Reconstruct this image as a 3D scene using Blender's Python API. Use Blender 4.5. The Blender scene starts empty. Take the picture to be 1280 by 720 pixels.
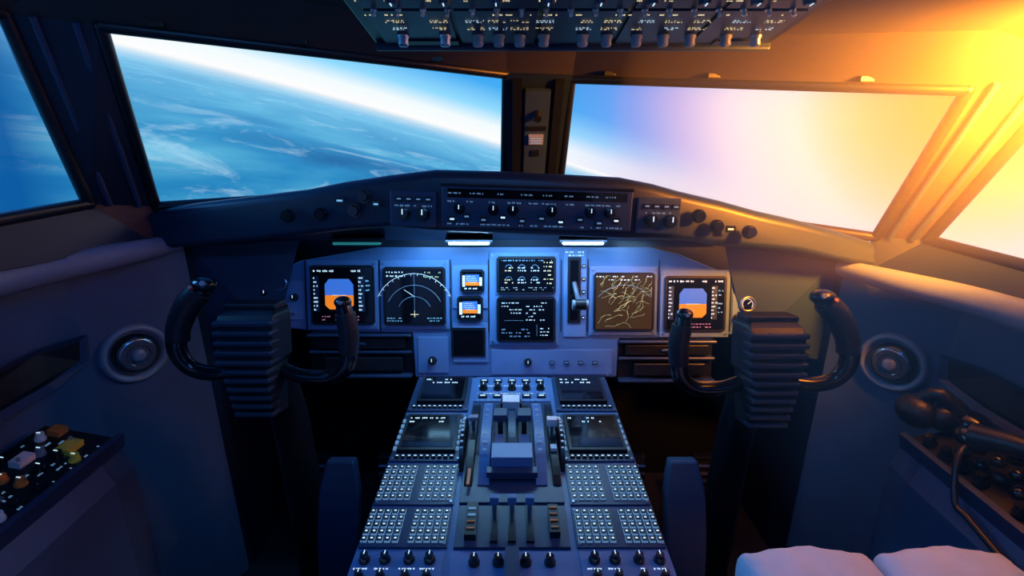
import bpy, bmesh, math, random
from mathutils import Vector, Matrix
random.seed(7)
sc = bpy.context.scene
try:
    sc.view_settings.view_transform = 'Standard'
    sc.view_settings.look = 'None'
except Exception as e:
    print(e)

# ------------------------------------------------------------------ materials
def mat(name, col, rough=0.5, metal=0.0, emis=None, es=0.0, var=0.07, nscale=14.0, bump=0.02, coat=0.0, sample=False):
    m = bpy.data.materials.new(name); m.use_nodes = True
    nt = m.node_tree; b = nt.nodes['Principled BSDF']
    b.inputs['Roughness'].default_value = rough
    b.inputs['Metallic'].default_value = metal
    b.inputs['Coat Weight'].default_value = coat
    tc = nt.nodes.new('ShaderNodeTexCoord')
    n = nt.nodes.new('ShaderNodeTexNoise'); n.inputs['Scale'].default_value = nscale
    n.inputs['Detail'].default_value = 4
    nt.links.new(tc.outputs['Object'], n.inputs['Vector'])
    r = nt.nodes.new('ShaderNodeValToRGB')
    r.color_ramp.elements[0].position = .3; r.color_ramp.elements[1].position = .7
    lo = [max(0, c*(1-var)) for c in col]; hi = [min(1, c*(1+var)) for c in col]
    r.color_ramp.elements[0].color = (*lo, 1); r.color_ramp.elements[1].color = (*hi, 1)
    nt.links.new(n.outputs['Fac'], r.inputs['Fac'])
    nt.links.new(r.outputs['Color'], b.inputs['Base Color'])
    if bump:
        n2 = nt.nodes.new('ShaderNodeTexNoise'); n2.inputs['Scale'].default_value = 300
        nt.links.new(tc.outputs['Object'], n2.inputs['Vector'])
        bp = nt.nodes.new('ShaderNodeBump'); bp.inputs['Strength'].default_value = bump
        bp.inputs['Distance'].default_value = 0.001
        nt.links.new(n2.outputs['Fac'], bp.inputs['Height'])
        nt.links.new(bp.outputs['Normal'], b.inputs['Normal'])
    if emis:
        b.inputs['Emission Color'].default_value = (*emis, 1)
        b.inputs['Emission Strength'].default_value = es
    if not sample:
        m.cycles.emission_sampling = 'NONE'
    return m

M = {}
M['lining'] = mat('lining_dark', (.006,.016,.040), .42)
M['headliner'] = mat('headliner', (.034,.032,.036), .6)
M['wall'] = mat('wall_plastic', (.055,.100,.200), .34)
M['ledge'] = mat('ledge_plastic', (.17,.23,.34), .38)
M['floor'] = mat('floor_carpet', (.008,.010,.018), .9, bump=.4)
M['black'] = mat('black_plastic', (.005,.008,.015), .38)
M['rubber'] = mat('black_rubber', (.008,.012,.022), .40, bump=.1)
M['gloss'] = mat('black_gloss', (.006,.008,.014), .18, coat=.5)
M['rib'] = mat('ribbed_pad', (.024,.036,.070), .28)
M['panel'] = mat('panel_paint', (.080,.175,.40), .36)
M['panel2'] = mat('panel_paint_light', (.115,.23,.50), .34)
M['panel3'] = mat('panel_paint_dark', (.020,.045,.110), .36)
M['glare'] = mat('glareshield_leather', (.012,.027,.062), .40, bump=.12)
M['screen'] = mat('screen_glass', (.003,.004,.008), .12, coat=.4, bump=0)
M['brownscreen'] = mat('chart_background', (.02,.012,.006), .2, emis=(.20,.10,.04), es=.18, bump=0)
M['steel'] = mat('steel', (.34,.44,.60), .3, .9)
M['white'] = mat('white_plastic', (.70,.76,.85), .4)
M['grey'] = mat('grey_plastic', (.20,.26,.36), .4)
M['red'] = mat('red_plastic', (.45,.05,.03), .4)
M['orange'] = mat('orange_plastic', (.6,.2,.05), .4)
M['yellow'] = mat('yellow_plastic', (.7,.6,.08), .4)
M['fabric'] = mat('seat_fabric', (.62,.72,.90), .85, nscale=20, bump=.25)
M['gwhite'] = mat('legend_white', (.4,.5,.6), .5, emis=(.60,.86,1), es=.95)
M['gdim'] = mat('legend_dim', (.14,.26,.40), .5, emis=(.25,.55,.95), es=.30)
M['gyel'] = mat('legend_warm', (.5,.5,.3), .5, emis=(1,.85,.45), es=.85)
M['ggreen'] = mat('symbol_green', (.1,.2,.1), .5, emis=(.65,.72,.42), es=.45)
M['gcyan'] = mat('symbol_cyan', (.1,.3,.3), .5, emis=(.2,.6,1), es=.7)
M['gmag'] = mat('symbol_magenta', (.3,.1,.2), .5, emis=(.8,.3,.5), es=.5)
M['skyb'] = mat('attitude_sky', (.02,.08,.4), .4, emis=(.05,.20,.75), es=.75)
M['earth'] = mat('attitude_ground', (.4,.12,.01), .4, emis=(1,.26,.02), es=.80)
M['lamp'] = mat('lamp_lens', (.8,.9,.9), .3, emis=(.6,.9,1), es=7, sample=True)
M['teal'] = mat('lamp_teal', (.1,.3,.3), .3, emis=(.04,.45,.45), es=.3)

# ------------------------------------------------------------------ mesh builder
def frame(o, x, y):
    x = Vector(x).normalized(); y = Vector(y).normalized(); z = x.cross(y).normalized(); y = z.cross(x)
    m = Matrix((x, y, z)).transposed().to_4x4(); m.translation = Vector(o); return m

class MB:
    def __init__(s, fr=None):
        s.v=[]; s.f=[]; s.m=[]; s.sm=[]; s.slots=[]; s.M = fr or Matrix.Identity(4)
    def mi(s, k):
        if k not in s.slots: s.slots.append(k)
        return s.slots.index(k)
    def add(s, vs, fs, k, smooth=False, T=None):
        o = len(s.v); X = s.M @ T if T is not None else s.M
        s.v += [X @ Vector(p) for p in vs]
        i = s.mi(k)
        for f in fs:
            s.f.append([o+a for a in f]); s.m.append(i); s.sm.append(smooth)
    def quad(s, pts, k): s.add(pts, [list(range(len(pts)))], k)
    def box(s, c, d, k, T=None, top=1.0):
        x,y,z = [a/2 for a in d]; cx,cy,cz = c
        vs=[(cx-x,cy-y,cz-z),(cx+x,cy-y,cz-z),(cx+x,cy+y,cz-z),(cx-x,cy+y,cz-z),
            (cx-x*top,cy-y*top,cz+z),(cx+x*top,cy-y*top,cz+z),(cx+x*top,cy+y*top,cz+z),(cx-x*top,cy+y*top,cz+z)]
        s.add(vs,[(3,2,1,0),(4,5,6,7),(0,1,5,4),(1,2,6,5),(2,3,7,6),(3,0,4,7)],k,False,T)
    def rect(s, x0,y0,x1,y1,z,k,h=.0006):
        s.box(((x0+x1)/2,(y0+y1)/2,z+h/2),(abs(x1-x0),abs(y1-y0),h),k)
    def cyl(s, p0, p1, r0, r1, k, n=20, cap=True, smooth=True):
        p0=Vector(p0); p1=Vector(p1); d=(p1-p0).normalized()
        a = d.orthogonal().normalized(); b = d.cross(a)
        vs=[]
        for p,r in ((p0,r0),(p1,r1)):
            for i in range(n):
                t=2*math.pi*i/n; vs.append(p+a*r*math.cos(t)+b*r*math.sin(t))
        s.add(vs,[(i,(i+1)%n,n+(i+1)%n,n+i) for i in range(n)],k,smooth)
        if cap:
            s.add(vs[:n],[list(range(n))[::-1]],k); s.add(vs[n:],[list(range(n))],k)
    def lathe(s, o, d, prof, k, n=28):
        o=Vector(o); d=Vector(d).normalized(); a=d.orthogonal().normalized(); b=d.cross(a); vs=[]
        for r,h in prof:
            for i in range(n):
                t=2*math.pi*i/n; vs.append(o+d*h+a*r*math.cos(t)+b*r*math.sin(t))
        fs=[]
        for j in range(len(prof)-1):
            for i in range(n):
                fs.append((j*n+i,j*n+(i+1)%n,(j+1)*n+(i+1)%n,(j+1)*n+i))
        s.add(vs,fs,k,True)
        s.add(vs[-n:],[list(range(n))],k)
    def tube(s, pts, rad, k, n=14, sub=6, flat=1.0, ridge=0):
        P=[Vector(p) for p in pts]
        if not isinstance(rad,(list,tuple)): rad=[rad]*len(P)
        Q=[];R=[]
        for i in range(len(P)-1):
            p0=P[max(i-1,0)];p1=P[i];p2=P[i+1];p3=P[min(i+2,len(P)-1)]
            for j in range(sub):
                t=j/sub
                Q.append(.5*((2*p1)+(-p0+p2)*t+(2*p0-5*p1+4*p2-p3)*t*t+(-p0+3*p1-3*p2+p3)*t**3))
                R.append(rad[i]*(1-t)+rad[i+1]*t)
        Q.append(P[-1]);R.append(rad[-1])
        tan=(Q[1]-Q[0]).normalized(); a=tan.orthogonal().normalized(); vs=[]
        for i,q in enumerate(Q):
            tn=(Q[min(i+1,len(Q)-1)]-Q[max(i-1,0)]).normalized()
            a=(a-tn*a.dot(tn)).normalized(); b=tn.cross(a)
            rr=R[i]*(1+(ridge if i%2 else 0))
            for j in range(n):
                t=2*math.pi*j/n; vs.append(q+a*rr*math.cos(t)+b*rr*flat*math.sin(t))
        m=len(Q)
        s.add(vs,[(i*n+j,i*n+(j+1)%n,(i+1)*n+(j+1)%n,(i+1)*n+j) for i in range(m-1) for j in range(n)],k,True)
        s.add(vs[:n],[list(range(n))[::-1]],k); s.add(vs[-n:],[list(range(n))],k)
    def prism(s, poly, z0, z1, k):
        n=len(poly)
        vs=[(x,y,z0) for x,y in poly]+[(x,y,z1) for x,y in poly]
        s.add(vs,[list(range(n))[::-1],list(range(n,2*n))]+[(i,(i+1)%n,n+(i+1)%n,n+i) for i in range(n)],k)
    def sphere(s,c,r,k,sc=(1,1,1)):
        bm=bmesh.new(); bmesh.ops.create_uvsphere(bm,u_segments=18,v_segments=12,radius=r)
        bm.verts.ensure_lookup_table()
        vs=[(v.co.x*sc[0]+c[0],v.co.y*sc[1]+c[1],v.co.z*sc[2]+c[2]) for v in bm.verts]
        fs=[[v.index for v in f.verts] for f in bm.faces]; bm.free(); s.add(vs,fs,k,True)
    # cockpit specific
    def knob(s,x,y,r,h,z=0,k='black',mark=True):
        s.cyl((x,y,z),(x,y,z+h*.3),r*1.25,r*1.2,k,18)
        s.cyl((x,y,z+h*.3),(x,y,z+h),r,r*.85,k,18)
        if mark: s.box((x,y+r*.4,z+h+.0004),(r*.18,r*.9,.0008),'gwhite')
    def toggle(s,x,y,z=0,k='steel',l=.018):
        s.cyl((x,y,z),(x,y,z+.003),.005,.005,'steel',10)
        s.cyl((x,y,z),(x,y+l*.35,z+l),.0018,.003,k,10)
    def button(s,x,y,w,h,z=0,k='black',leg='gdim'):
        s.box((x,y,z+.002),(w,h,.004),k)
        if leg: s.rect(x-w*.3,y-h*.15,x+w*.3,y+h*.12,z+.004,leg)
    def text(s,x0,y0,x1,y1,rows,z,k,dens=.75,fill=.45,seed=0):
        rnd=random.Random(seed); rh=(y1-y0)/rows
        for r in range(rows):
            x=x0; y=y1-(r+.5)*rh
            while x<x1:
                w=rnd.uniform(.6,2.6)*rh*fill
                if rnd.random()<dens and x+w<=x1:
                    nn=max(1,int(w/(rh*fill*.55)))
                    for q in range(nn):
                        gx=x+q*w/nn
                        s.rect(gx,y-rh*fill/2*rnd.uniform(.5,1),gx+w/nn*.62,y+rh*fill/2*rnd.uniform(.5,1),z,k)
                x+=w+rh*.35
    def line(s,a,b,w,z,k):
        a=Vector((a[0],a[1],0)); b=Vector((b[0],b[1],0)); d=(b-a); n=Vector((-d.y,d.x,0)).normalized()*w/2
        s.add([(*(a-n).xy,z),(*(b-n).xy,z),(*(b+n).xy,z),(*(a+n).xy,z)],[(0,1,2,3)],k)
    def arc(s,cx,cy,r,a0,a1,w,z,k,n=24):
        P=[(cx+r*math.cos(math.radians(a0+(a1-a0)*i/n)),cy+r*math.sin(math.radians(a0+(a1-a0)*i/n))) for i in range(n+1)]
        for p,q in zip(P,P[1:]): s.line(p,q,w,z,k)
    def build(s,name,parent=None,bevel=0,seg=2):
        me=bpy.data.meshes.new(name); me.from_pydata([tuple(p) for p in s.v],[],s.f)
        for k in s.slots: me.materials.append(M[k])
        me.polygons.foreach_set('material_index',s.m); me.polygons.foreach_set('use_smooth',s.sm)
        me.update(); ob=bpy.data.objects.new(name,me); sc.collection.objects.link(ob)
        if bevel:
            b=ob.modifiers.new('bevel','BEVEL'); b.width=bevel; b.segments=seg; b.limit_method='ANGLE'; b.angle_limit=math.radians(35)
        if parent: ob.parent=parent
        return ob
def group(name):
    e=bpy.data.objects.new(name,None); e.empty_display_size=.05; sc.collection.objects.link(e); return e

# ------------------------------------------------------------------ camera
CAM=Vector((0,0,1.25)); pitch=math.atan(210/640)
cd=bpy.data.cameras.new('camera'); cam=bpy.data.objects.new('camera',cd); sc.collection.objects.link(cam)
cam.location=CAM; cam.rotation_euler=(math.radians(90)-pitch,0,0)
cd.sensor_width=36; cd.lens=18.0; cd.clip_start=.01; cd.clip_end=200000
sc.camera=cam

# ------------------------------------------------------------------ outside: planet + sky
NB=Vector((.276,-.0613,.9596)).normalized(); D=20000.0; CL=.104; R=D*math.sqrt(1-CL*CL)
def planet():
    rings=[i*55.0/R for i in range(1,70)]
    a=rings[-1]
    while a<math.pi-.06:
        a+=.05; rings.append(min(a,math.pi-.01))
    n=256; vs=[(0,0,R)]; fs=[]
    for a in rings:
        for i in range(n):
            t=2*math.pi*i/n; vs.append((R*math.sin(a)*math.cos(t),R*math.sin(a)*math.sin(t),R*math.cos(a)))
    for i in range(n): fs.append((0,1+i,1+(i+1)%n))
    for j in range(len(rings)-1):
        for i in range(n):
            fs.append((1+j*n+i,1+(j+1)*n+i,1+(j+1)*n+(i+1)%n,1+j*n+(i+1)%n))
    me=bpy.data.meshes.new('planet_earth'); me.from_pydata(vs,[],fs)
    for p in me.polygons: p.use_smooth=True
    ob=bpy.data.objects.new('planet_earth',me); sc.collection.objects.link(ob)
    ob.rotation_euler=NB.to_track_quat('Z','Y').to_euler(); ob.location=CAM-NB*D
    m=bpy.data.materials.new('planet_surface'); m.use_nodes=True; nt=m.node_tree; nt.nodes.clear(); L=nt.links.new
    m.cycles.emission_sampling='NONE'
    N=nt.nodes.new
    tc=N('ShaderNodeTexCoord')
    n1=N('ShaderNodeTexNoise'); n1.inputs['Scale'].default_value=.0035; n1.inputs['Detail'].default_value=5; n1.inputs['Distortion'].default_value=.6
    L(tc.outputs['Object'],n1.inputs['Vector'])
    r1=N('ShaderNodeValToRGB'); e=r1.color_ramp.elements
    e[0].position=.36; e[0].color=(.004,.09,.30,1); e[1].position=.66; e[1].color=(.12,.50,.72,1)
    x=e.new(.5); x.color=(.02,.24,.52,1)
    L(n1.outputs['Fac'],r1.inputs['Fac'])
    n2=N('ShaderNodeTexNoise'); n2.inputs['Scale'].default_value=.011; n2.inputs['Detail'].default_value=12; n2.inputs['Roughness'].default_value=.66; n2.inputs['Distortion'].default_value=1.2
    L(tc.outputs['Object'],n2.inputs['Vector'])
    r2=N('ShaderNodeValToRGB'); r2.color_ramp.elements[0].position=.53; r2.color_ramp.elements[1].position=.76
    r2.color_ramp.elements[1].color=(.8,.8,.8,1)
    L(n2.outputs['Fac'],r2.inputs['Fac'])
    mx=N('ShaderNodeMix'); mx.data_type='RGBA'; L(r2.outputs['Color'],mx.inputs[0]); L(r1.outputs['Color'],mx.inputs[6]); mx.inputs[7].default_value=(.55,.82,.98,1)
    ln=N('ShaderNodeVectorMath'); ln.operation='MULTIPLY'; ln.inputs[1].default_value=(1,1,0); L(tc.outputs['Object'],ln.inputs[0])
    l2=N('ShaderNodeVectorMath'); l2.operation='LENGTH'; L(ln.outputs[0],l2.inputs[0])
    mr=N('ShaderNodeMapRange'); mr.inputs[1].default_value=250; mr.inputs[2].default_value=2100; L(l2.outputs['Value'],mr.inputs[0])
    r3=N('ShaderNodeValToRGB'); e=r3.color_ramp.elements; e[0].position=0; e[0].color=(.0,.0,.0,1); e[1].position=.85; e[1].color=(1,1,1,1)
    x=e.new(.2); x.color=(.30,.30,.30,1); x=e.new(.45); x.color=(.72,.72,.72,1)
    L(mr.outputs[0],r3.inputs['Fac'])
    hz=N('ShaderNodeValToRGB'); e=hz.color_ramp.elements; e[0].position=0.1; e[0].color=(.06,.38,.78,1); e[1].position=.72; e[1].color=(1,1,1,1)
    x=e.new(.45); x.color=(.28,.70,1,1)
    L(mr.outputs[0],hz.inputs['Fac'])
    m2=N('ShaderNodeMix'); m2.data_type='RGBA'; L(r3.outputs['Color'],m2.inputs[0]); L(mx.outputs[2],m2.inputs[6]); L(hz.outputs['Color'],m2.inputs[7])  # atmospheric limb glow painted into the surface, whitening with distance
    # open deep ocean to the west
    ge=N('ShaderNodeNewGeometry'); sx=N('ShaderNodeSeparateXYZ'); L(ge.outputs['Position'],sx.inputs[0])
    dv=N('ShaderNodeMath'); dv.operation='DIVIDE'; L(sx.outputs[0],dv.inputs[0]); L(sx.outputs[1],dv.inputs[1])
    mr2=N('ShaderNodeMapRange'); mr2.inputs[1].default_value=-.80; mr2.inputs[2].default_value=-.95; mr2.inputs[3].default_value=0; mr2.inputs[4].default_value=.95; L(dv.outputs[0],mr2.inputs[0])
    m3=N('ShaderNodeMix'); m3.data_type='RGBA'; L(mr2.outputs[0],m3.inputs[0]); L(m2.outputs[2],m3.inputs[6]); m3.inputs[7].default_value=(.003,.10,.36,1)
    em=N('ShaderNodeEmission'); L(m3.outputs[2],em.inputs['Color']); em.inputs['Strength'].default_value=1.0  # daylight on the planet is put in as emission
    o=N('ShaderNodeOutputMaterial'); L(em.outputs[0],o.inputs['Surface'])
    me.materials.append(m)
planet()

def world():
    w=bpy.data.worlds.new('sky'); sc.world=w; w.use_nodes=True; nt=w.node_tree; nt.nodes.clear(); N=nt.nodes.new; L=nt.links.new
    tc=N('ShaderNodeTexCoord'); nm=N('ShaderNodeVectorMath'); nm.operation='NORMALIZE'; L(tc.outputs['Generated'],nm.inputs[0])
    d=N('ShaderNodeVectorMath'); d.operation='DOT_PRODUCT'; L(nm.outputs[0],d.inputs[0]); d.inputs[1].default_value=NB
    mr=N('ShaderNodeMapRange'); mr.inputs[1].default_value=-CL; mr.inputs[2].default_value=.35; L(d.outputs['Value'],mr.inputs[0])
    r=N('ShaderNodeValToRGB'); e=r.color_ramp.elements
    e[0].position=0; e[0].color=(1,1,1,1); e[1].position=1; e[1].color=(.01,.10,.42,1)
    for p,c in ((.05,(.90,.98,1)),(.11,(.30,.72,1)),(.20,(.06,.42,.92)),(.5,(.02,.24,.78))):
        x=e.new(p); x.color=(*c,1)
    L(mr.outputs[0],r.inputs['Fac'])
    s=N('ShaderNodeVectorMath'); s.operation='DOT_PRODUCT'; L(nm.outputs[0],s.inputs[0]); s.inputs[1].default_value=Vector((.655,.755,.05)).normalized()
    fac=N('ShaderNodeValToRGB'); e=fac.color_ramp.elements; e[0].position=.80; e[0].color=(0,0,0,1); e[1].position=.955; e[1].color=(1,1,1,1)
    x=e.new(.89); x.color=(.5,.5,.5,1)
    L(s.outputs['Value'],fac.inputs['Fac'])
    wc=N('ShaderNodeValToRGB'); e=wc.color_ramp.elements; e[0].position=.80; e[0].color=(.20,.35,.95,1); e[1].position=1; e[1].color=(1.0,.42,.04,1)
    for p,c in ((.88,(.36,.38,1.0)),(.915,(.80,.62,1.0)),(.945,(1.05,.92,1.02)),(.972,(1.15,1.0,.90)),(.987,(1.1,.75,.36))):
        x=e.new(p); x.color=(*c,1)
    L(s.outputs['Value'],wc.inputs['Fac'])
    mx=N('ShaderNodeMix'); mx.data_type='RGBA'; L(fac.outputs['Color'],mx.inputs[0]); L(r.outputs['Color'],mx.inputs[6]); L(wc.outputs['Color'],mx.inputs[7])
    rl=N('ShaderNodeValToRGB'); e=rl.color_ramp.elements; e[0].position=.0; e[0].color=(.9,.9,.9,1); e[1].position=.16; e[1].color=(0,0,0,1)
    L(mr.outputs[0],rl.inputs['Fac'])
    ml=N('ShaderNodeMath'); ml.operation='MULTIPLY'; L(rl.outputs['Color'],ml.inputs[0]); L(fac.outputs['Color'],ml.inputs[1])
    m2=N('ShaderNodeMix'); m2.data_type='RGBA'; L(ml.outputs[0],m2.inputs[0]); L(mx.outputs[2],m2.inputs[6]); m2.inputs[7].default_value=(1,.98,.98,1)
    b=N('ShaderNodeBackground'); L(m2.outputs[2],b.inputs['Color']); b.inputs['Strength'].default_value=1.0
    o=N('ShaderNodeOutputWorld'); L(b.outputs[0],o.inputs['Surface'])
world()

# ------------------------------------------------------------------ shell
A1,A2,A3,A4=(-.688,.95,1.40),(-.013,1.30,1.352),(-.024,1.55,1.07),(-.80,1.15,1.065)
B1,B2,B3,B4=(.141,1.30,1.342),(.79,.95,1.30),(.833,1.15,.995),(.142,1.55,1.05)
C1,C2,C3,C4=(-.80,.90,1.41),(-.92,-.1,1.46),(-1.0,-.1,1.08),(-.85,1.03,1.09)
D1,D2,D3,D4=(.885,.86,1.33),(.97,-.1,1.38),(1.03,-.1,.99),(.90,1.085,1.003)
mA1,mA2,mB1,mB2=(-.64,.86,1.47),(-.013,1.2,1.42),(.141,1.2,1.412),(.74,.86,1.38)
kL,kCL,kCR,kR=(-.7,-1,1.74),(-.013,-1,1.80),(.141,-1,1.80),(.85,-1,1.72)
kL2,kR2=(-1.0,-1,1.5),(1.05,-1,1.42)

c=MB()
c.quad([A1,mA1,mA2,A2],'headliner'); c.quad([A2,mA2,mB1,B1],'headliner'); c.quad([B1,mB1,mB2,B2],'headliner')
c.quad([mA1,kL,kCL,mA2],'headliner'); c.quad([mA2,kCL,kCR,mB1],'headliner'); c.quad([mB1,kCR,kR,mB2],'headliner')
c.quad([C1,kL2,kL,mA1],'headliner'); c.quad([C1,mA1,A1],'headliner'); c.quad([C1,C2,kL2],'headliner')
c.quad([D1,mB2,kR,kR2],'headliner'); c.quad([D1,B2,mB2],'headliner'); c.quad([D1,kR2,D2],'headliner')
c.build('ceiling')

def lerp(a,b,t): return tuple(Vector(a).lerp(Vector(b),t))
g=group('windshield_frame')
w=MB()
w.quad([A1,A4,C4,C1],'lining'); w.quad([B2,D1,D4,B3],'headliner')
w.build('pillars',g)
w=MB()
def bars(loop,r,k='black'):
    for a,b in zip(loop,loop[1:]+loop[:1]):
        w.tube([a,lerp(a,b,.5),b],r,k,n=8,sub=2)
        w.sphere(a,r,k)
bars([A1,A2,A3,A4],.011); bars([B1,B2,B3,B4],.011); bars([C1,C2,C3,C4],.012); bars([D1,D2,D3,D4],.012)
for (a,b,c1,c4) in ((A1,A4,C1,C4),(B2,B3,D1,D4)):
    for t in (.28,.72):
        p=Vector(lerp(a,c1,t)); q=Vector(lerp(b,c4,t)); off=Vector((-.012 if p.x>0 else .012,-.012,0))
        w.tube([p+off*.4,(p+q)/2+off*.4,q+off*.4],.006,'panel3',n=8,sub=2)
w.build('frame_bars',g)
w=MB()
for a,b in ((A1,A2),(B1,B2)):
    d=Vector((0,-.025,.022)); w.tube([Vector(a)+d,(Vector(a)+Vector(b))/2+d,Vector(b)+d],.0035,'panel3',n=8,sub=3)
    for t in (.12,.42,.78):
        p=Vector(lerp(a,b,t)); w.box(tuple(p+Vector((0,-.018,.012))),(.026,.012,.010),'black')
w.build('visor_rails',g,.002)
w=MB(frame((.062,1.545,1.07),(1,0,0),(0,-.245,.28)))
w.box((0,.18,.0),(.155,.40,.03),'lining')
w.box((-.05,.18,.02),(.022,.39,.02),'black'); w.box((.05,.18,.02),(.022,.39,.02),'black')
w.box((0,.2,.024),(.06,.30,.012),'panel3')
w.box((0,.205,.034),(.038,.028,.01),'grey'); w.cyl((.0,.285,.03),(0,.285,.05),.012,.010,'black')
for i in range(3): w.box((0,.197+i*.008,.0395),(.03,.003,.001),'gdim')
w.box((0,.24,.032),(.05,.012,.006),'black'); w.box((-.0,.155,.032),(.02,.02,.006),'black')
w.build('center_post',g,.003)

# glass
gm=bpy.data.materials.new('window_glass'); gm.use_nodes=True; nt=gm.node_tree; nt.nodes.clear()
t_=nt.nodes.new('ShaderNodeBsdfTransparent'); g_=nt.nodes.new('ShaderNodeBsdfGlossy'); g_.inputs['Roughness'].default_value=.05
nz=nt.nodes.new('ShaderNodeTexNoise'); nz.inputs['Scale'].default_value=3
mm=nt.nodes.new('ShaderNodeMapRange'); mm.inputs[3].default_value=.005; mm.inputs[4].default_value=.015; nt.links.new(nz.outputs['Fac'],mm.inputs[0])
x_=nt.nodes.new('ShaderNodeMixShader'); nt.links.new(mm.outputs[0],x_.inputs[0]); nt.links.new(t_.outputs[0],x_.inputs[1]); nt.links.new(g_.outputs[0],x_.inputs[2])
o_=nt.nodes.new('ShaderNodeOutputMaterial'); nt.links.new(x_.outputs[0],o_.inputs['Surface']); M['glass']=gm
for i,q in enumerate(([A1,A2,A3,A4],[B1,B2,B3,B4],[C1,C2,C3,C4],[D1,D2,D3,D4])):
    w=MB(); w.quad(q,'glass'); w.build('window_%d'%(i+1))

# walls
PL=[(-.76,1.60),(-.77,1.17),(-.80,1.12),(-.90,.98),(-.94,.75),(-.97,-.1),(-1.0,-1)]
PR=[(.78,1.60),(.79,1.17),(.82,1.12),(.92,.98),(.96,.75),(.99,-.1),(1.02,-1)]
def wall(name,P,top,sill):
    w=MB(); n=len(P)
    for i in range(n-1):
        a,b=P[i],P[i+1]
        w.quad([(a[0],a[1],0),(b[0],b[1],0),(b[0],b[1],top),(a[0],a[1],top)],'wall' if i>0 else 'lining')
    for q in sill: w.quad(q,'lining')
    w.build(name)
wall('wall_left',PL,.99,[[C4,C3,(-.97,-.1,.99),(-.94,.75,.99),(-.90,.98,.99),(-.80,1.12,.99)],[A4,C4,(-.80,1.12,.99),(-.77,1.17,.99)],[C3,C2,kL2,(-1.0,-1,.99),(-.97,-.1,.99)]])
wall('wall_right',PR,.93,[[D4,D3,(.99,-.1,.93),(.96,.75,.93),(.92,.98,.93),(.82,1.12,.93)],[B3,D4,(.82,1.12,.93),(.79,1.17,.93)],[D3,D2,kR2,(1.02,-1,.93),(.99,-.1,.93)]])
w=MB(); w.box((0,1.62,.45),(1.8,.04,.90),'black'); w.build('wall_front')
w=MB(); w.box((0,-1.02,.9),(2.3,.04,1.9),'lining'); w.build('wall_back')
w=MB(); w.box((0,.3,-.02),(2.3,2.7,.04),'floor'); w.build('floor')

def ledge(s,z):
    g=MB()
    g.tube([(s*.775,1.16,z-.005),(s*.81,1.04,z),(s*.865,.88,z+.005),(s*.90,.6,z+.01),(s*.92,.2,z+.01),(s*.94,-.6,z+.01)],[.018,.024,.027,.028,.028,.028],'ledge',n=16,sub=6)
    g.build('window_sill_ledge')
ledge(-1,.985); ledge(1,.925)

# ------------------------------------------------------------------ glareshield
ST=[(-.81,1.13,1.055,.976),(-.70,1.11,1.075,.988),(-.58,1.10,1.09,1.0),(-.437,1.09,1.108,1.018),(-.356,1.088,1.124,1.028),(-.26,1.085,1.138,1.036),(-.16,1.08,1.15,1.028),(0,1.08,1.146,1.021),(.228,1.08,1.134,1.012),(.30,1.083,1.120,1.010),(.358,1.088,1.104,1.007),(.45,1.095,1.083,.995),(.535,1.10,1.06,.985),(.625,1.105,1.040,.977),(.72,1.115,1.015,.955),(.82,1.13,.985,.935)]
g=group('glareshield')
w=MB(); prof=[]
for (x,Y,zt,zl) in ST:
    yb=1.50-.42*abs(x-.06)
    prof.append([(x,yb,zt-.075),(x,Y+.10,zt-.012),(x,Y+.03,zt),(x,Y+.012,zt-.001),(x,Y,zt-.008),(x,Y-.004,zt-.018),(x,Y-.002,(zt+zl)/2),(x,Y-.012,zl+.012),(x,Y-.010,zl+.002),(x,Y+.002,zl-.004),(x,Y+.03,zl),(x,1.22,min(zl-.03,.972)-.0)])
m=len(prof[0]); vs=[p for q in prof for p in q]
w.add(vs,[(i*m+j,(i+1)*m+j,(i+1)*m+j+1,i*m+j+1) for i in range(len(prof)-1) for j in range(m-1)],'glare',True)
w.build('padded_hood',g)
FG=frame((0,1.068,1.020),(1,0,-.03),(0,.10,.99))
w=MB(FG)
w.box((.05,.058,.008),(.395,.088,.016),'panel3')
w.box((.05,.099,.010),(.40,.006,.02),'black')
for x0,x1 in ((-.255,-.158),(.258,.350)):
    w.box(((x0+x1)/2,.048,.006),(x1-x0,.074,.014),'panel3')
w.build('autopilot_panel_body',g,.003)
w=MB(FG)
w.rect(-.135,.074,.235,.092,.016,'screen')
for i,x in enumerate((-.12,-.075,-.03,.03,.075,.12,.165,.205)):
    w.text(x-.014,.079,x+.016,.087,1,.0168,'gdim',.9,.45,i)
for i,x in enumerate((-.125,-.095,-.06,-.02,.02,.06,.10,.14,.18,.215)):
    w.button(x,.036 if i%2 else .030,.015,.013,.016,'black','gwhite' if i%3==0 else 'gdim')
for i,x in enumerate((-.11,-.04,.0,.08,.16,.20)):
    w.knob(x,.052,.0095,.022,.016,'gloss')
w.text(-.135,.062,.235,.070,1,.016,'gdim',.7,.5,77)
w.text(-.135,.016,.235,.024,1,.016,'gdim',.6,.5,78)
for x0 in (-.245,.268):
    for i in range(4): w.button(x0+.01+i*.02,.068,.014,.010,.013,'black','gdim')
    w.knob(x0+.02,.038,.012,.022,.013,'gloss'); w.knob(x0+.06,.038,.012,.022,.013,'gloss')
    w.text(x0,.05,x0+.08,.058,1,.013,'gdim',.7,.5,int(x0*100)+50)
for x,y in ((-.40,.03),(-.47,.025),(-.33,.04),(-.31,.07),(.43,.03),(.50,.02),(.39,.05)):
    w.knob(x,y,.012,.018,.004,'gloss',False)
w.button(-.36,.06,.020,.014,.004,'gloss','gcyan'); w.button(.46,.025,.020,.014,.004,'gloss','gyel')
w.button(-.285,.055,.016,.014,.004,'gloss','gcyan')
w.build('autopilot_controls',g)
w=MB()
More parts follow.
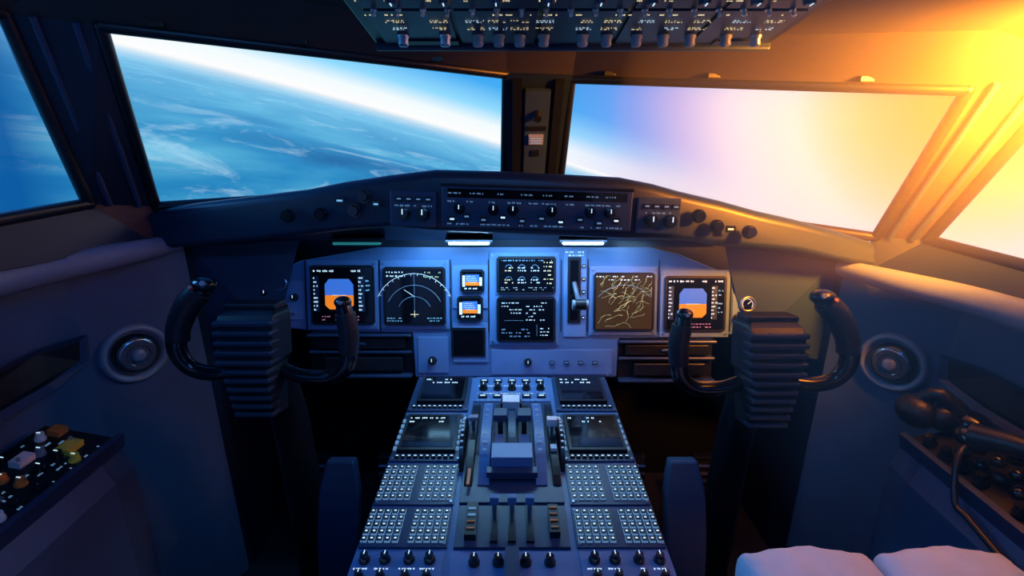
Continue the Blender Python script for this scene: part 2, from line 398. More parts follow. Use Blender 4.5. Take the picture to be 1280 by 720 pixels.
for x in (-.10,.165):
    w.box((x,1.175,.985),(.11,.03,.012),'black'); w.box((x,1.168,.978),(.095,.02,.006),'lamp')
w.box((-.36,1.175,.985),(.12,.03,.012),'black'); w.box((-.36,1.165,.978),(.11,.02,.006),'teal')
w.build('hood_lamps',g,.002)

# ------------------------------------------------------------------ instrument panel  (grid unit U)
U=.00202
FP=frame((0,1.17,.63),(1,0,0),(0,.2286,1))
g=group('instrument_panel')
w=MB(FP)
poly=[(-325,66),(-322,118),(-262,145),(-160,163),(-80,172),(125,172),(205,154),(318,108),(325,60),(255,50),(134,48),(132,-2),(-122,-2),(-125,55),(-255,58)]
w.prism([(x*U,y*U) for x,y in poly],-.02,0,'panel')
w.build('panel_plate',g,.004)
w=MB(FP)
def plate(x0,y0,x1,y1,k='panel2',h=.004,z=0): w.box(((x0+x1)/2*U,(y0+y1)/2*U,z+h/2),((x1-x0)*U,(y1-y0)*U,h),k)
plate(-254,60,-166,146); plate(-163,60,-78,146); plate(-74,86,-30,140,'panel2',.003); plate(-28,40,58,156,'panel2',.003)
plate(64,50,92,160,'panel2',.003); plate(96,52,180,138); plate(184,50,270,134); plate(-74,18,-30,68,'panel2',.003)
plate(-118,4,-80,50,'panel2',.002); plate(-26,2,126,34,'panel2',.002)
plate(-318,72,-258,120,'panel2',.002); plate(274,64,318,104,'panel2',.002)
w.build('bezel_plates',g,.002)
w=MB(FP)
for x in (-256,-164,-76,-29,61,94,182,272): w.box((x*U,102*U,.0008),(.0025,90*U,.003),'black')
for (x,y) in [(-250,64),(-250,142),(-170,64),(-170,142),(-159,64),(-159,142),(-82,142),(-82,64),(100,56),(100,134),(176,56),(176,134),(188,54),(188,130),(266,54),(266,130),(-110,0),(120,2),(-24,152),(54,152),(-24,44),(54,44)]:
    w.cyl((x*U,y*U,.003),(x*U,y*U,.006),.0032,.003,'steel',10)
plate(-76,25,-33,62,'black',.005); plate(-73,28,-36,59,'screen',.006)
def gauge(x,y,r,k='gwhite'):
    w.lathe((x*U,y*U,0),(0,0,1),[(r*1.25*U,0),(r*1.2*U,.010),(r*.98*U,.011),(r*.96*U,.006),(.0005,.006)],'steel')
    w.cyl((x*U,y*U,.0055),(x*U,y*U,.0068),r*.95*U,r*.95*U,'screen')
    w.arc(x*U,y*U,r*.8*U,-40,220,.001,.0072,k); w.line((x*U,y*U),((x+r*.6)*U,(y+r*.5)*U),.0012,.0074,k)
gauge(-287,118,8); gauge(292,92,8)
for x,y in ((-300,92),(-283,88),(-270,100),(280,74),(300,74),(-305,106)): w.knob(x*U,y*U,.008,.014,.002)
for x,y in ((-272,80),(-290,76)): w.toggle(x*U,y*U,.002)
plate(69,68,85,150,'black',.006); plate(72,72,82,146,'screen',.007)
w.tube([(77*U,118*U,.004),(79*U,104*U,.03),(81*U,97*U,.05)],[.006,.006,.007],'steel'); 
w.cyl((72*U,94*U,.055),(91*U,94*U,.055),.012,.012,'grey'); w.cyl((75*U,94*U,.055),(88*U,94*U,.055),.0135,.0135,'black')
w.text(66*U,150*U,90*U,158*U,2,.0035,'gwhite',.9,.5,5)
for i in range(5): w.button(88.5*U,(75+i*16)*U,.008,.008,.003,'black','gyel' if i==3 else 'gwhite')
w.knob(-100*U,20*U,.009,.015,.002); w.knob(20*U,18*U,.008,.014,.002)
for i in range(4): w.button((50+i*18)*U,18*U,.012,.008,.002,'panel3','gdim')
w.build('panel_controls',g)
w=MB(FP)
for x0,x1,yb,yt in ((-256,-126,-2,54),(134,256,-8,46)):
    plate(x0,yb,x1,yt,'black',.03,-.05)
    plate(x0,yt-4,x1,yt,'panel3',.06,-.05); plate(x0,yt-26,x1,yt-22,'panel3',.05,-.05); plate(x0,yb,x1,yb+4,'panel3',.06,-.05)
    plate(x0+8,yt-20,x1-8,yt-6,'black',.03,-.03); plate(x0+20,yb+8,x1-12,yt-30,'black',.03,-.03)
    plate((x0+x1)//2-8,yt-15,(x0+x1)//2+8,yt-11,'panel3',.006,0)
w.build('stowage_trays',g,.003)
w=MB()
w.quad([(-.60,1.19,.72),(-.79,1.20,.70),(-.79,1.20,.98),(-.52,1.235,.98)],'panel3'); w.quad([(.60,1.19,.70),(.80,1.20,.66),(.80,1.20,.94),(.52,1.235,.97)],'panel3')
w.quad([(-.5,1.24,.95),(.5,1.24,.95),(.5,1.24,1.06),(-.5,1.24,1.06)],'lining')
w.build('panel_cheeks',g)

def screen(name,x0,y0,x1,y1,fn,bg='screen'):
    w=MB(FP); X0,Y0,X1,Y1=[a*U for a in (x0,y0,x1,y1)]
    b=.006
    w.prism([(X0+b,Y0),(X1-b,Y0),(X1,Y0+b),(X1,Y1-b),(X1-b,Y1),(X0+b,Y1),(X0,Y1-b),(X0,Y0+b)],.0042,.009,'black')
    w.rect(X0+b,Y0+b,X1-b,Y1-b,.009,bg,.0004)
    fn(w,X0+b,Y0+b,X1-b,Y1-b,.0096); w.build(name)
def pfd(seed):
    def f(w,a,b,c,d,z):
        W=c-a;H=d-b; cx=a+W*.45; cy=b+H*.5; r=W*.24
        w.prism([(cx-r,cy),(cx+r,cy),(cx+r,cy+r*.75),(cx+r*.7,cy+r*1.15),(cx-r*.7,cy+r*1.15),(cx-r,cy+r*.75)],z,z+.0006,'skyb')
        w.prism([(cx-r,cy),(cx-r,cy-r*.7),(cx-r*.7,cy-r*1.0),(cx+r*.7,cy-r*1.0),(cx+r,cy-r*.7),(cx+r,cy)],z,z+.0006,'earth')
        w.line((cx-r*.5,cy),(cx+r*.5,cy),.0012,z+.001,'gyel')
        for i in range(-3,4): w.line((cx-r*.2,cy+i*r*.25),(cx+r*.2,cy+i*r*.25),.0005,z+.001,'gdim')
        w.rect(a+W*.02,b+H*.2,a+W*.11,b+H*.85,z,'panel3'); w.text(a+W*.02,b+H*.2,a+W*.11,b+H*.85,9,z+.0007,'gwhite',1,.45,seed)
        w.rect(a+W*.78,b+H*.2,a+W*.88,b+H*.85,z,'panel3'); w.text(a+W*.78,b+H*.2,a+W*.89,b+H*.85,9,z+.0007,'gwhite',1,.45,seed+1)
        w.text(a+W*.02,b+H*.90,c-W*.02,b+H*.98,1,z,'gwhite',.8,.5,seed+2)
        w.text(a+W*.15,b+H*.02,c-W*.2,b+H*.14,2,z,'gmag',.7,.45,seed+3)
        w.text(a+W*.9,b+H*.3,c,b+H*.8,6,z,'gcyan',.8,.4,seed+4)
    return f
def nd(w,a,b,c,d,z):
    W=c-a;H=d-b; cx=(a+c)/2; cy=b+H*.18
    for r,n in ((.30,16),(.50,20),(.70,26)): w.arc(cx,cy,W*r,25,155,.0009,z,'gwhite' if r>.6 else 'gdim',n)
    for i in range(14):
        t=math.radians(28+i*9.5); w.line((cx+W*.70*math.cos(t),cy+W*.70*math.sin(t)),(cx+W*.66*math.cos(t),cy+W*.66*math.sin(t)),.001,z,'gwhite')
    w.line((cx,cy),(cx,cy+W*.72),.0007,z,'gdim'); w.line((cx-W*.07,cy-.002),(cx+W*.07,cy-.002),.0014,z,'gyel'); w.line((cx,cy-W*.06),(cx,cy+W*.05),.0014,z,'gyel')
    w.line((cx,cy+W*.3),(cx-W*.18,cy+W*.42),.0009,z,'gwhite')
    w.text(a+W*.02,b+H*.84,a+W*.35,b+H*.98,2,z,'gwhite',.8,.45,31); w.text(a+W*.68,b+H*.82,c,b+H*.98,2,z,'ggreen',.8,.45,32)
    w.text(a+W*.02,b+H*.02,a+W*.3,b+H*.12,2,z,'gcyan',.8,.45,33); w.text(a+W*.72,b+H*.02,c,b+H*.12,2,z,'gcyan',.8,.45,34)
def chart(w,a,b,c,d,z):
    rnd=random.Random(12); W=c-a;H=d-b
    for i in range(40):
        x=a+rnd.uniform(.03,.85)*W; y=b+rnd.uniform(.03,.85)*H; ang=rnd.uniform(.2,1.0)
        for j in range(5):
            l=rnd.uniform(.03,.09)*W; ang+=rnd.uniform(-.7,.7); x2=min(max(x+l*math.cos(ang),a+.002),c-.002); y2=min(max(y+l*math.sin(ang),b+.002),d-.002)
            w.line((x,y),(x2,y2),.0006,z,rnd.choice(['ggreen','gyel','ggreen','ggreen'])); x,y=x2,y2
    w.arc((a+c)/2,b+H*.2,W*.6,40,140,.0008,z+.0002,'gdim'); w.text(a,b+H*.88,c,d,2,z,'gwhite',.6,.4,41)
def engine(w,a,b,c,d,z):
    W=c-a;H=d-b
    for i,(x,y) in enumerate(((.18,.72),(.42,.72),(.66,.72),(.18,.36),(.42,.36),(.66,.36))):
        cx=a+W*x; cy=b+H*y; w.arc(cx,cy,H*.10,0,170,.0008,z,'gdim',10)
        w.text(cx-.010,cy-.010,cx+.014,cy+.004,2,z,'gwhite' if i%3 else 'gyel',.85,.5,i+500)
    w.text(a+W*.04,b+H*.04,c,b+H*.16,2,z,'gwhite',.5,.4,50); w.text(a+W*.82,b+H*.2,c,b+H*.95,6,z,'gyel',.8,.32,51)
    w.text(a+W*.04,b+H*.90,c,b+H*.99,1,z,'gdim',.7,.5,57)
def system(w,a,b,c,d,z):
    W=c-a;H=d-b
    w.text(a+W*.05,b+H*.62,a+W*.42,b+H*.95,4,z,'gwhite',.7,.38,52); w.text(a+W*.50,b+H*.45,a+W*.92,b+H*.95,6,z,'gwhite',.5,.38,53)
    w.line((a+W*.1,b+H*.48),(a+W*.45,b+H*.48),.0006,z,'gdim'); w.line((a+W*.7,b+H*.1),(a+W*.7,b+H*.38),.0006,z,'gdim')
    w.text(a+W*.05,b+H*.05,a+W*.6,b+H*.3,3,z,'gdim',.5,.45,54); w.text(a+W*.76,b+H*.08,a+W*.95,b+H*.32,3,z,'gwhite',.8,.4,56)
def standby(w,a,b,c,d,z):
    W=c-a;H=d-b; cy=b+H*.45
    w.rect(a+W*.15,cy,a+W*.85,b+H*.85,z,'skyb'); w.rect(a+W*.15,b+H*.26,a+W*.85,cy,z,'earth')
    w.line((a+W*.3,cy),(a+W*.7,cy),.001,z+.001,'gwhite'); w.rect(a,b+H*.2,a+W*.13,b+H*.8,z,'gwhite'); w.rect(a+W*.87,b+H*.25,c,b+H*.7,z,'gwhite')
    w.text(a+W*.2,b+H*.5,a+W*.8,b+H*.8,3,z+.001,'gwhite',.9,.5,60); w.text(a+W*.1,b,a+W*.9,b+H*.2,1,z+.001,'gwhite',.9,.5,61)
screen('primary_flight_display',-249,66,-170,140,pfd(1)); screen('primary_flight_display.001',189,57,265,127,pfd(9))
screen('navigation_display',-159,65,-82,138,nd); screen('navigation_display.001',101,58,176,131,chart,'brownscreen')
screen('engine_display',-19,104,54,151,engine); screen('system_display',-19,44,54,101,system)
screen('standby_attitude_indicator',-64,106,-34,135,standby); screen('standby_attitude_indicator.001',-68,71,-36,102,standby)

# ------------------------------------------------------------------ center pedestal
g=group('center_pedestal'); Z0=.636
w=MB()
w.box((0,.72,.30),(.462,.86,.60),'panel3'); w.box((0,.72,.618),(.472,.87,.036),'panel')
w.build('pedestal_body',g,.006)
FD=Matrix.Translation((0,0,Z0)); w=MB(FD)
def mod(x0,y0,x1,y1,k='panel3',h=.004): w.box(((x0+x1)/2,(y0+y1)/2,h/2),(x1-x0,y1-y0,h),k)
for s in (-1,1):
    X=lambda a,b:(min(s*a,s*b),max(s*a,s*b))
    for (y0,y1) in ((.99,1.145),(.815,.975),(.70,.805),(.61,.692)):
        a,b=X(.098,.232); mod(a,y0,b,y1)
        for xx in (a+.005,b-.005):
            for yy in (y0+.006,y1-.006): w.cyl((xx,yy,.004),(xx,yy,.006),.0028,.0025,'steel',8)
    a,b=X(.108,.215); w.box(((a+b)/2,1.075,.008),(b-a,.115,.010),'black'); w.rect(a+.006,1.025,b-.006,1.126,.013,'screen')
    w.text(a+.008,1.092,b-.020,1.122,2,.0138,'gwhite',.75,.38,70+s)
    a,b=X(.110,.222); w.box(((a+b)/2,.90,.008),(b-a,.125,.010),'black'); w.rect(a+.006,.845,b-.006,.955,.013,'screen')
    w.text(a+.008,.925,b-.02,.952,2,.0138,'gwhite',.6,.38,80+s)
    for i in range(6):
        for xx in (a-.006,b+.0035): w.button(xx,.85+i*.019,.006,.009,.004,'gdim',None)
    for i in range(10): w.button(s*(.115+i*.0115),1.004,.008,.008,.004,'black','gwhite')
    for i in range(10): w.button(s*(.115+i*.0115),.826,.008,.007,.004,'black','gwhite')
    for (y0,y1,nr) in ((.708,.80,6),(.616,.688,5)):
        for r in range(nr):
            for q in range(11):
                if q==5: continue
                x=s*(.106+q*.012); y=y0+(r+.5)*(y1-y0)/nr
                w.box((x,y,.005),(.0088,(y1-y0)/nr*.70,.004),'gdim'); w.box((x,y,.0065),(.0076,(y1-y0)/nr*.58,.004),'black')
                w.rect(x-.0018,y-.0012,x+.0018,y+.0012,.0086,'gwhite')
mod(-.088,1.03,.088,1.145,'panel')
for r in range(3):
    for q in range(5):
        x=-.068+q*.034; y=1.05+r*.036
        if r==1: w.knob(x,y,.0085,.014,.004)
        else: w.button(x,y,.020,.014,.004,'black','gwhite')
w.text(-.08,1.03,.08,1.04,1,.004,'gdim',.8,.5,90)
for r in range(2): w.text(-.08,1.062+r*.036,.08,1.067+r*.036,1,.004,'gwhite',.8,.6,91+r)
for x0,x1 in ((-.232,-.10),(-.09,.09),(.10,.232)):
    mod(x0,.50,x1,.602,'panel'); mod(x0,.38,x1,.49,'panel')
for i,x in enumerate((-.215,-.185,-.15,-.12,.12,.15,.185,.215)):
    w.knob(x,.585,.007,.013,.004,'gloss'); w.knob(x,.555,.006,.012,.004); w.toggle(x,.53,.004)
    w.text(x-.012,.568,x+.012,.573,1,.004,'gwhite',.9,.6,i+100)
w.build('pedestal_modules',g)
# thrust quadrant
w=MB(FD)
w.prism([(-.088,.70),(.088,.70),(.088,1.02),(-.088,1.02)],.0,.008,'panel3')
def arcblock(x0,x1,y0,y1,h,k,base=.01,n=14):
    vs=[];fs=[]
    for i in range(n+1):
        t=i/n; y=y0+(y1-y0)*t; z=base+h*math.sin(math.pi*t)**.7
        vs+=[(x0,y,base-.01),(x0,y,z),(x1,y,z),(x1,y,base-.01)]
    for i in range(n):
        o=i*4
        for a in range(3): fs.append((o+a,o+4+a,o+5+a,o+1+a))
    w.add(vs,fs,k)
arcblock(-.060,-.040,.74,1.01,.034,'panel'); arcblock(.042,.062,.74,1.01,.034,'panel'); arcblock(-.008,.008,.78,1.005,.03,'panel3')
for s in (-1,1):
    for i in range(9): w.box((s*.051,.80+i*.022,.0435-.0002*(i-4)**2),(.008,.0014,.003),'gdim')
arcblock(-.084,-.070,.74,1.005,.02,'black'); arcblock(.072,.086,.74,1.005,.02,'black')
for x in (-.023,.024):
    w.box((x,.89,.010),(.024,.22,.006),'black')
    w.box((x,.885,.035),(.010,.024,.06),'gloss'); w.box((x,.878,.064),(.026,.028,.014),'panel3')
w.box((.0,.790,.032),(.074,.044,.028),'panel2'); w.box((.0,.760,.020),(.090,.018,.014),'panel3')
w.box((-.024,.832,.026),(.018,.05,.016),'panel'); w.box((.024,.832,.026),(.018,.05,.016),'panel')
w.box((-.002,.965,.030),(.036,.030,.040),'white'); w.box((-.002,.985,.018),(.046,.02,.026),'black')
w.box((-.076,.78,.018),(.006,.10,.004),'orange'); w.box((-.076,.88,.035),(.006,.010,.04),'steel'); w.box((-.076,.88,.056),(.018,.012,.008),'grey')
w.box((.078,.87,.035),(.006,.010,.04),'steel'); w.box((.078,.87,.054),(.020,.014,.016),'white')
w.box((.078,.82,.025),(.012,.014,.016),'white')
w.build('thrust_quadrant',g,.002)
w=MB(FD)
for x in (-.094,.094):
    w.cyl((x-.004,.86,-.02),(x+.004,.86,-.02),.075,.075,'black',40)
    for i in range(10):
        t=math.radians(50+i*9); w.box((x,.86+.075*math.cos(t),-.02+.075*math.sin(t)),(.005,.005,.002),'white')
mod(-.088,.608,.088,.695,'panel3',.006)
w.box((-.064,.655,.012),(.018,.07,.012),'black'); w.box((.066,.655,.012),(.016,.06,.012),'black')
for i in range(4):
    w.box((.066,.634+i*.014,.019),(.012,.003,.002),'orange'); w.box((-.064,.632+i*.014,.019),(.012,.003,.002),'orange' if i<2 else 'gdim')
for x in (-.028,0,.028):
    w.box((x,.655,.008),(.012,.08,.006),'black'); w.cyl((x,.66,.006),(x,.665,.04),.003,.004,'steel'); w.box((x,.665,.044),(.014,.010,.014),'panel')
for x in (-.055,-.02,.02,.055):
    w.knob(x,.58,.007,.014,.004,'gloss'); w.button(x,.545,.022,.016,.004,'black','gwhite')
w.box((0,.56,.014),(.02,.07,.012),'panel3')
for y in (.44,.41):
    for x in (-.2,-.16,-.12,-.06,0,.06,.12,.16,.2): w.button(x,y,.022,.016,.004,'black','gwhite')
w.build('trim_wheels_and_switches',g)

# ------------------------------------------------------------------ control yokes
def yoke(name,cx,cz,s,hx):
    g=group(name); F=frame((cx,.92,cz),(1,0,0),(0,.16,1)); 
    w=MB(F)
    sec=[(-.108,.040,.022),(-.05,.043,.038),(.0,.047,.048),(.012,.056,.050),(.085,.058,.045),(.100,.057,.035),(.108,.048,.02)]
    vs=[];fs=[]
    for y,hw,d in sec: vs+=[(hx-hw,y,-.03),(hx-hw*.92,y,d),(hx+hw*.92,y,d),(hx+hw,y,-.03)]
    for i in range(len(sec)-1):
        o=i*4
        for a in range(4): fs.append((o+a,o+(a+1)%4,o+4+(a+1)%4,o+4+a))
    q=(len(sec)-1)*4
    fs+=[(3,2,1,0),(q,q+1,q+2,q+3)]
    w.add(vs,fs,'rubber')
    for i in range(11):
        y=-.098+i*.0185; 
        for a,b in zip(sec,sec[1:]):
            if a[0]<=y<=b[0]:
                t=(y-a[0])/(b[0]-a[0]); hw=a[1]+(b[1]-a[1])*t; d=a[2]+(b[2]-a[2])*t
        w.box((hx,y,d*.5+.005),(hw*1.90,.010,d+.012),'rib')
    w.box((hx,.113,-.005),(.10,.012,.05),'black')
    w.build('hub_pad',g,.003)
    w=MB(F)
    o=s
    w.tube([(o*.04,-.02,-.01),(o*.09,-.025,0),(o*.132,-.012,.005),(o*.152,.025,.01),(o*.146,.072,.012),(o*.120,.118,.012),(o*.088,.150,.012)],[.015,.015,.016,.018,.019,.021,.018],'gloss',n=16,sub=8)
    w.tube([(o*.148,.045,.011),(o*.143,.075,.012),(o*.120,.118,.012),(o*.093,.145,.012)],[.0205,.0215,.0235,.022],'rubber',n=16,sub=8,ridge=.03)
    w.sphere((o*.086,.156,.014),.019,'gloss',(1.3,.8,1.1)); w.cyl((o*.098,.15,.03),(o*.098,.155,.038),.004,.004,'red'); w.cyl((o*.076,.158,.025),(o*.076,.162,.036),.005,.005,'grey')
    i_=-s
    w.tube([(i_*.04,-.02,-.01),(i_*.09,-.032,0),(i_*.145,-.030,.005),(i_*.178,-.004,.01),(i_*.186,.045,.012),(i_*.182,.09,.012),(i_*.178,.118,.012)],[.015,.015,.015,.017,.0175,.0175,.014],'gloss',n=16,sub=8)
    w.tube([(i_*.183,.02,.011),(i_*.186,.06,.012),(i_*.181,.10,.012)],[.0185,.0195,.019],'rubber',n=16,sub=8,ridge=.03)
    w.sphere((i_*.178,.122,.014),.015,'gloss',(1.1,.8,1.1)); w.cyl((i_*.178,.12,.024),(i_*.178,.125,.033),.004,.004,'grey')
    w.build('horns',g)
    w=MB()
    w.tube([(cx,.95,cz-.05),(cx,1.0,cz-.14),(cx,1.02,cz-.3),(cx,1.05,.02)],[.045,.040,.04,.05],'black',n=16)
    w.lathe((cx,1.05,0),(0,0,1),[(.10,0),(.095,.03),(.07,.06),(.055,.12),(.04,.13)],'rubber')
    w.build('column',g)
yoke('control_yoke',-.503,.795,-1,0); yoke('control_yoke.001',.512,.770,1,-.008)

for nm,cx in (('rudder_pedals',-.5),('rudder_pedals.001',.5)):
    g=group(nm); w=MB()
    for dx in (-.12,.12):
        w.box((cx+dx,1.38,.16),(.09,.03,.16),'rubber',None); 
        for i in range(5): w.box((cx+dx,1.36,.10+i*.028),(.085,.012,.008),'steel')
        w.tube([(cx+dx,1.40,.1),(cx+dx,1.45,.05),(cx+dx,1.5,0)],.015,'steel')
    w.build('pedals',g,.004)
def footrest(cx,k):
    w=MB(frame((cx,.93,.38),(1,0,0),(0,.25,.97)))
    vs=[];fs=[];n=12
    for i in range(n+1):
        t=i/n; y=-.25+.40*t; b=.03*math.sin(t*math.pi); hw=.045*(1 if t<.85 else 1-(t-.85)*2)
        vs+=[(-hw,y,b),(hw,y,b),(hw,y,b-.03),(-hw,y,b-.03)]
    for i in range(n):
        o=i*4
        for a in range(4): fs.append((o+a,o+(a+1)%4,o+4+(a+1)%4,o+4+a))
    fs+=[(3,2,1,0),(n*4,n*4+1,n*4+2,n*4+3)]
    w.add(vs,fs,k); 
    for s in (-1,1): w.box((s*.03,-.30,-.02),(.012,.14,.012),'steel')
    w.build('footrest',None,.008)
footrest(-.385,'panel3'); footrest(.385,'wall')

# ------------------------------------------------------------------ air vents on the side walls
def vent(x,y,z,s):
    g=group('air_vent'); w=MB(frame((x,y,z),(.581,.814,0) if s<0 else (.581,-.814,0),(0,0,1)))
    w.lathe((0,0,-.004),(0,0,1),[(.068,0),(.068,.012),(.063,.018),(.057,.018),(.052,.010),(.048,.004),(.001,.004)],'ledge')
    w.lathe((0,0,.0),(0,0,1),[(.046,.0),(.046,.014),(.038,.022),(.022,.024),(.02,.016),(.001,.016)],'gloss')
    w.lathe((0,0,.012),(0,0,1),[(.042,.004),(.040,.0085),(.036,.0105),(.033,.0115),(.033,.0118)],'steel')
    for i in range(2):
        t=math.pi*i/2+.5; w.box((0,0,.020),(.060,.004,.005),'ledge',Matrix.Rotation(t,4,'Z'))
    w.lathe((0,0,.018),(0,0,1),[(.014,0),(.014,.010),(.010,.013),(.001,.013)],'ledge')
    w.build('vent_body',g)
vent(-.850,1.050,.752,-1)
vent(.866,1.052,.728,1)

def pocket(s,z):
    w=MB()
    P=[(.985,z+.035),(.975,z-.02),(.90,z-.045),(.45,z-.06),(.45,z+.035),(.9,z+.045)]
    def wx(y): return s*((.90+(.98-y)*.175) if s<0 else (.92+(.98-y)*.175))-s*.014 if y>.75 else s*(.94 if s<0 else .96)-s*.014
    n=len(P)
    o=[(wx(y),y,zz) for y,zz in P]; cy=sum(p[1] for p in o)/n; cz=sum(p[2] for p in o)/n
    i_=[(p[0]+s*.01,cy+(p[1]-cy)*.94,cz+(p[2]-cz)*.72) for p in o]
    w.add(o+i_,[(k,(k+1)%n,n+(k+1)%n,n+k) for k in range(n)],'panel3')
    w.add(i_,[list(range(n))],'black')
    w.build('map_pocket',None,.0)
pocket(-1,.79); pocket(1,.745)

# ------------------------------------------------------------------ side consoles
def console(s):
    g=group('side_console'); w=MB()
    prof=[(s*.76,.0),(s*.745,.60),(s*.765,.650),(s*.89,.675),(s*.915,.675),(s*.915,0)]
    n=len(prof); ys=(-.6,.80,.90)
    vs=[(x,ys[0],z) for x,z in prof]+[(x,ys[1],z) for x,z in prof]+[(x+s*.04 if abs(x)<.8 else x-s*.02,ys[2],z-.03*(z>.1)) for x,z in prof]
    fs=[(k,(k+1)%n,n+(k+1)%n,n+k) for k in range(n)]+[(n+k,n+(k+1)%n,2*n+(k+1)%n,2*n+k) for k in range(n)]+[list(range(n)),list(range(2*n,3*n))]
    w.add(vs,fs,'wall'); w.build('console_body',g,.006)
    F=frame((s*.765,.60,.652),(0,1,0) if s<0 else (0,-1,0),(s,0,.21)); w=MB(F)
    w.box((0,.068,.004),(.5,.136,.02),'black'); w.box((0,-.0,.004),(.52,.012,.030),'panel3')
    rnd=random.Random(5+s)
    cols=['gloss','grey','yellow','gloss','white','orange','gloss','black','gloss'] if s<0 else ['gloss','black','gloss','rubber']
    for i in range(13):
        for j in range(4):
            x=-.22+i*.036; y=.022+j*.030
            c=rnd.random()
            if s>0:
                if c<.6: w.sphere((x,y,.020),.012,rnd.choice(cols),(1,1,.9))
                elif c<.8: w.knob(x,y,.010,.022,.014,'gloss',False)
            elif c<.45: w.knob(x,y,.0075,.014,.014,rnd.choice(cols))
            elif c<.65: w.button(x,y,.018,.012,.014,rnd.choice(cols),None)
            elif c<.80: w.toggle(x,y,.014,'grey')
    if s<0:
        w.box((.20,.05,.020),(.035,.024,.012),'yellow'); w.box((.15,.09,.020),(.03,.02,.012),'white'); w.box((.235,.10,.020),(.022,.022,.012),'orange')
        w.text(-.23,.006,.23,.13,8,.0142,'gdim',.35,.3,300+s)
    w.build('console_controls',g)
    return g
console(-1); console(1)
g=group('radio_handset'); w=MB()
w.tube([(.80,.76,.730),(.82,.70,.750),(.84,.64,.750),(.85,.58,.730)],[.024,.017,.017,.024],'rubber',n=16)
w.sphere((.80,.765,.724),.026,'gloss',(1,1,.8)); w.sphere((.852,.575,.724),.028,'gloss',(1,1,.8))
pts=[]
for i in range(14):
    t=i/13; pts.append((.738,.70-.34*t,.645-.03*math.sin(t*math.pi)))
w.tube([(.80,.76,.72),(.76,.74,.705)]+pts,.005,'rubber',n=8,sub=3)
w.build('handset_body',g)
g=group('oxygen_mask'); w=MB()
w.sphere((.80,.885,.705),.036,'rubber',(1,1.1,.9)); w.tube([(.80,.885,.725),(.815,.87,.75),(.84,.85,.735),(.86,.83,.705)],.013,'rubber',ridge=.15)
w.sphere((.86,.83,.71),.030,'gloss',(1,1.2,.8)); w.sphere((.83,.86,.705),.028,'rubber')
w.build('mask_body',g)

# ------------------------------------------------------------------ overhead panel
FO=frame((.108,1.0,1.378),(1,0,0),(0,-.9824,.1867))
g=group('overhead_panel'); w=MB(FO)
w.box((0,.42,-.012),(.70,.85,.024),'black'); w.box((0,.0,-.004),(.70,.012,.030),'panel3')
w.build('overhead_body',g,.004)
w=MB(FO)
for i in range(5):
    x=-.265+i*.133
    for j in range(5): w.box((x,.085+j*.15,.002),(.125,.14,.004),'panel3')
for i,x in enumerate((-.29,-.22,-.165,-.13,-.095,-.055,.01,.05,.10,.145,.19,.25,.30)):
    w.lathe((x,.055,.004),(0,-.1,1),[(.010,0),(.010,.004),(.008,.006),(.009,.014),(.007,.017),(.001,.018)],'grey' if i not in (0,1,12) else 'steel')
    for k in range(2): w.text(x-.015,.082+k*.030,x+.015,.095+k*.030,2,.005,'gyel' if (i+k)%3 else 'gwhite',.7,.32,i*3+k)
for i in range(18):
    x=-.31+i*.036
    w.toggle(x,.165,.004,'white',.012)
    for j in range(6): 
        if (i+j)%2: w.knob(x,.21+j*.08,.010,.014,.004,'panel3')
        else: w.button(x,.21+j*.08,.022,.018,.004,'black','gyel')
for j in range(2): w.text(-.33,.135+j*.05,.33,.147+j*.05,1,.004,'gyel',.4,.35,200+j)
w.box((-.25,.025,.004),(.10,.02,.006),'black'); w.box((.28,.025,.004),(.08,.02,.006),'black')
w.build('overhead_controls',g)

# ------------------------------------------------------------------ pilot seats
def cushion(w,c,d,k='fabric',r=.045):
    bm=bmesh.new(); bmesh.ops.create_cube(bm,size=1)
    for v in bm.verts: v.co=Vector((v.co.x*d[0],v.co.y*d[1],v.co.z*d[2]))
    bmesh.ops.bevel(bm,geom=bm.edges[:],offset=r,segments=5,affect='EDGES',profile=.6)
    bmesh.ops.subdivide_edges(bm,edges=[e for e in bm.edges if e.calc_length()>.06],cuts=8,use_grid_fill=True)
    for v in bm.verts:
        n=v.co.copy()
        v.co.z+=.0035*math.sin(n.x*70+n.y*33+2*math.sin(n.y*25))*math.sin(n.y*41-n.x*17)+.002*math.sin(n.x*130+n.y*60)+.008*(1-(2*n.x/d[0])**2)
        v.co.y+=.003*math.sin(n.x*60+n.z*40)
    bm.verts.index_update()
    w.add([v.co+Vector(c) for v in bm.verts],[[v.index for v in f.verts] for f in bm.faces],k,True); bm.free()
def seat(s,yf,z):
    g=group('pilot_seat'); w=MB()
    cx=s*.530
    cushion(w,(cx-.101,yf-.24,z-.05),(.20,.48,.10),r=.035); cushion(w,(cx+.101,yf-.24,z-.05),(.20,.48,.10),r=.035)
    w.build('seat_cushion',g)
    w=MB(); cushion(w,(cx,yf-.53,z+.28),(.40,.12,.60),r=.05); cushion(w,(cx,yf-.55,z+.66),(.26,.10,.14),r=.04); w.build('backrest',g)
    w=MB(); w.box((cx,yf-.26,z-.13),(.38,.44,.06),'black'); w.box((cx,yf-.28,(z-.16)/2),(.18,.26,z-.16),'panel3')
    for t in (-1,1): w.box((cx+t*.14,yf-.28,.02),(.04,.6,.04),'steel')
    w.build('seat_base',g,.01)
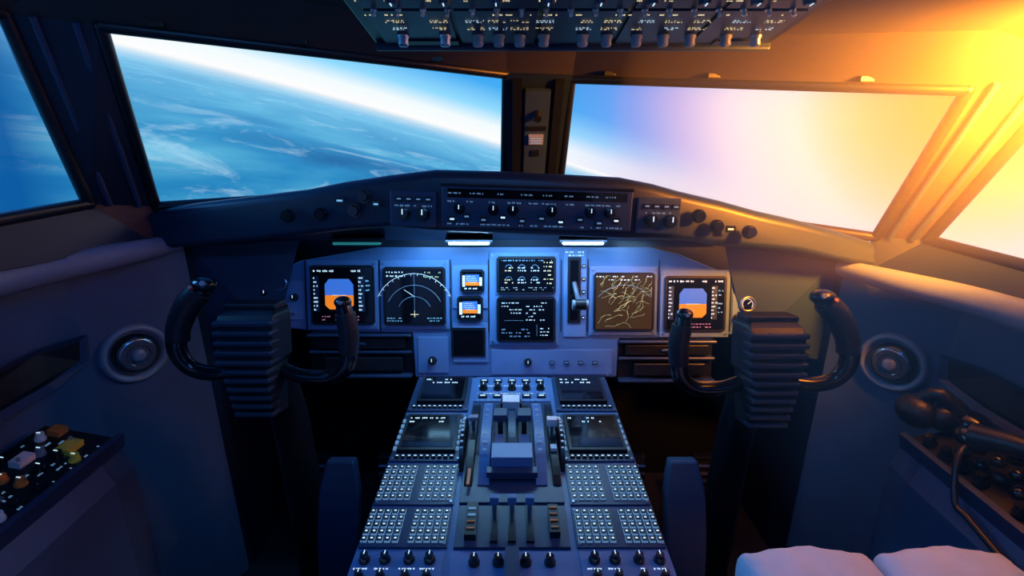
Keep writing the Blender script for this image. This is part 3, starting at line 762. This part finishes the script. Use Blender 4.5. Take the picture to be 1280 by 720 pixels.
seat(1,.605,.652); seat(-1,.555,.64)

# ------------------------------------------------------------------ lights
def area(name,loc,target,size,col,power,sy=None):
    l=bpy.data.lights.new(name,'AREA'); l.shape='RECTANGLE'; l.size=size; l.size_y=sy or size; l.color=col; l.energy=power
    o=bpy.data.objects.new(name,l); sc.collection.objects.link(o); o.location=loc
    o.rotation_euler=(Vector(target)-Vector(loc)).to_track_quat('-Z','Y').to_euler(); return o
area('overhead_fill',(0,.25,1.60),(0,1.0,.6),.5,(.08,.35,1),13.5,.3)  # unseen blue fill added overhead to light pedestal and panels evenly
area('hood_light_left',(-.10,1.150,.985),(-.10,1.19,.6),.30,(.25,.62,1),1.2,.02)
area('hood_light_right',(.165,1.150,.985),(.165,1.19,.6),.30,(.30,.62,1),.95,.02)
l=bpy.data.lights.new('added_sunset_spot','SPOT'); l.energy=480; l.color=(1,.27,.015); l.spot_size=math.radians(145); l.spot_blend=1; l.shadow_soft_size=.05  # orange spot added inside the cabin, stands in for the sunset glow
glow_spot=bpy.data.objects.new('added_sunset_spot',l); sc.collection.objects.link(glow_spot); glow_spot.location=(.83,.66,1.30)
glow_spot.rotation_euler=(Vector((.88,1.05,1.36))-glow_spot.location).to_track_quat('-Z','Y').to_euler()
area('window_light_left',(-1.25,.9,1.5),(-.4,.7,.8),.6,(.08,.40,1),6,.4)

# scatter volume added to make the orange glow by the right-hand windows
hz=bpy.data.materials.new('added_glow_haze'); hz.use_nodes=True; nt=hz.node_tree; nt.nodes.clear()
v=nt.nodes.new('ShaderNodeVolumeScatter'); v.inputs['Density'].default_value=.30; v.inputs['Color'].default_value=(1,.95,.9,1); v.inputs['Anisotropy'].default_value=0
o=nt.nodes.new('ShaderNodeOutputMaterial'); nt.links.new(v.outputs[0],o.inputs['Volume']); M['glow_volume']=hz
w=MB(); w.box((.66,.84,1.22),(.84,1.0,.60),'glow_volume'); hob=w.build('glow_volume')
bpy.context.view_layer.update()
hob.parent=glow_spot; hob.matrix_parent_inverse=glow_spot.matrix_world.inverted()
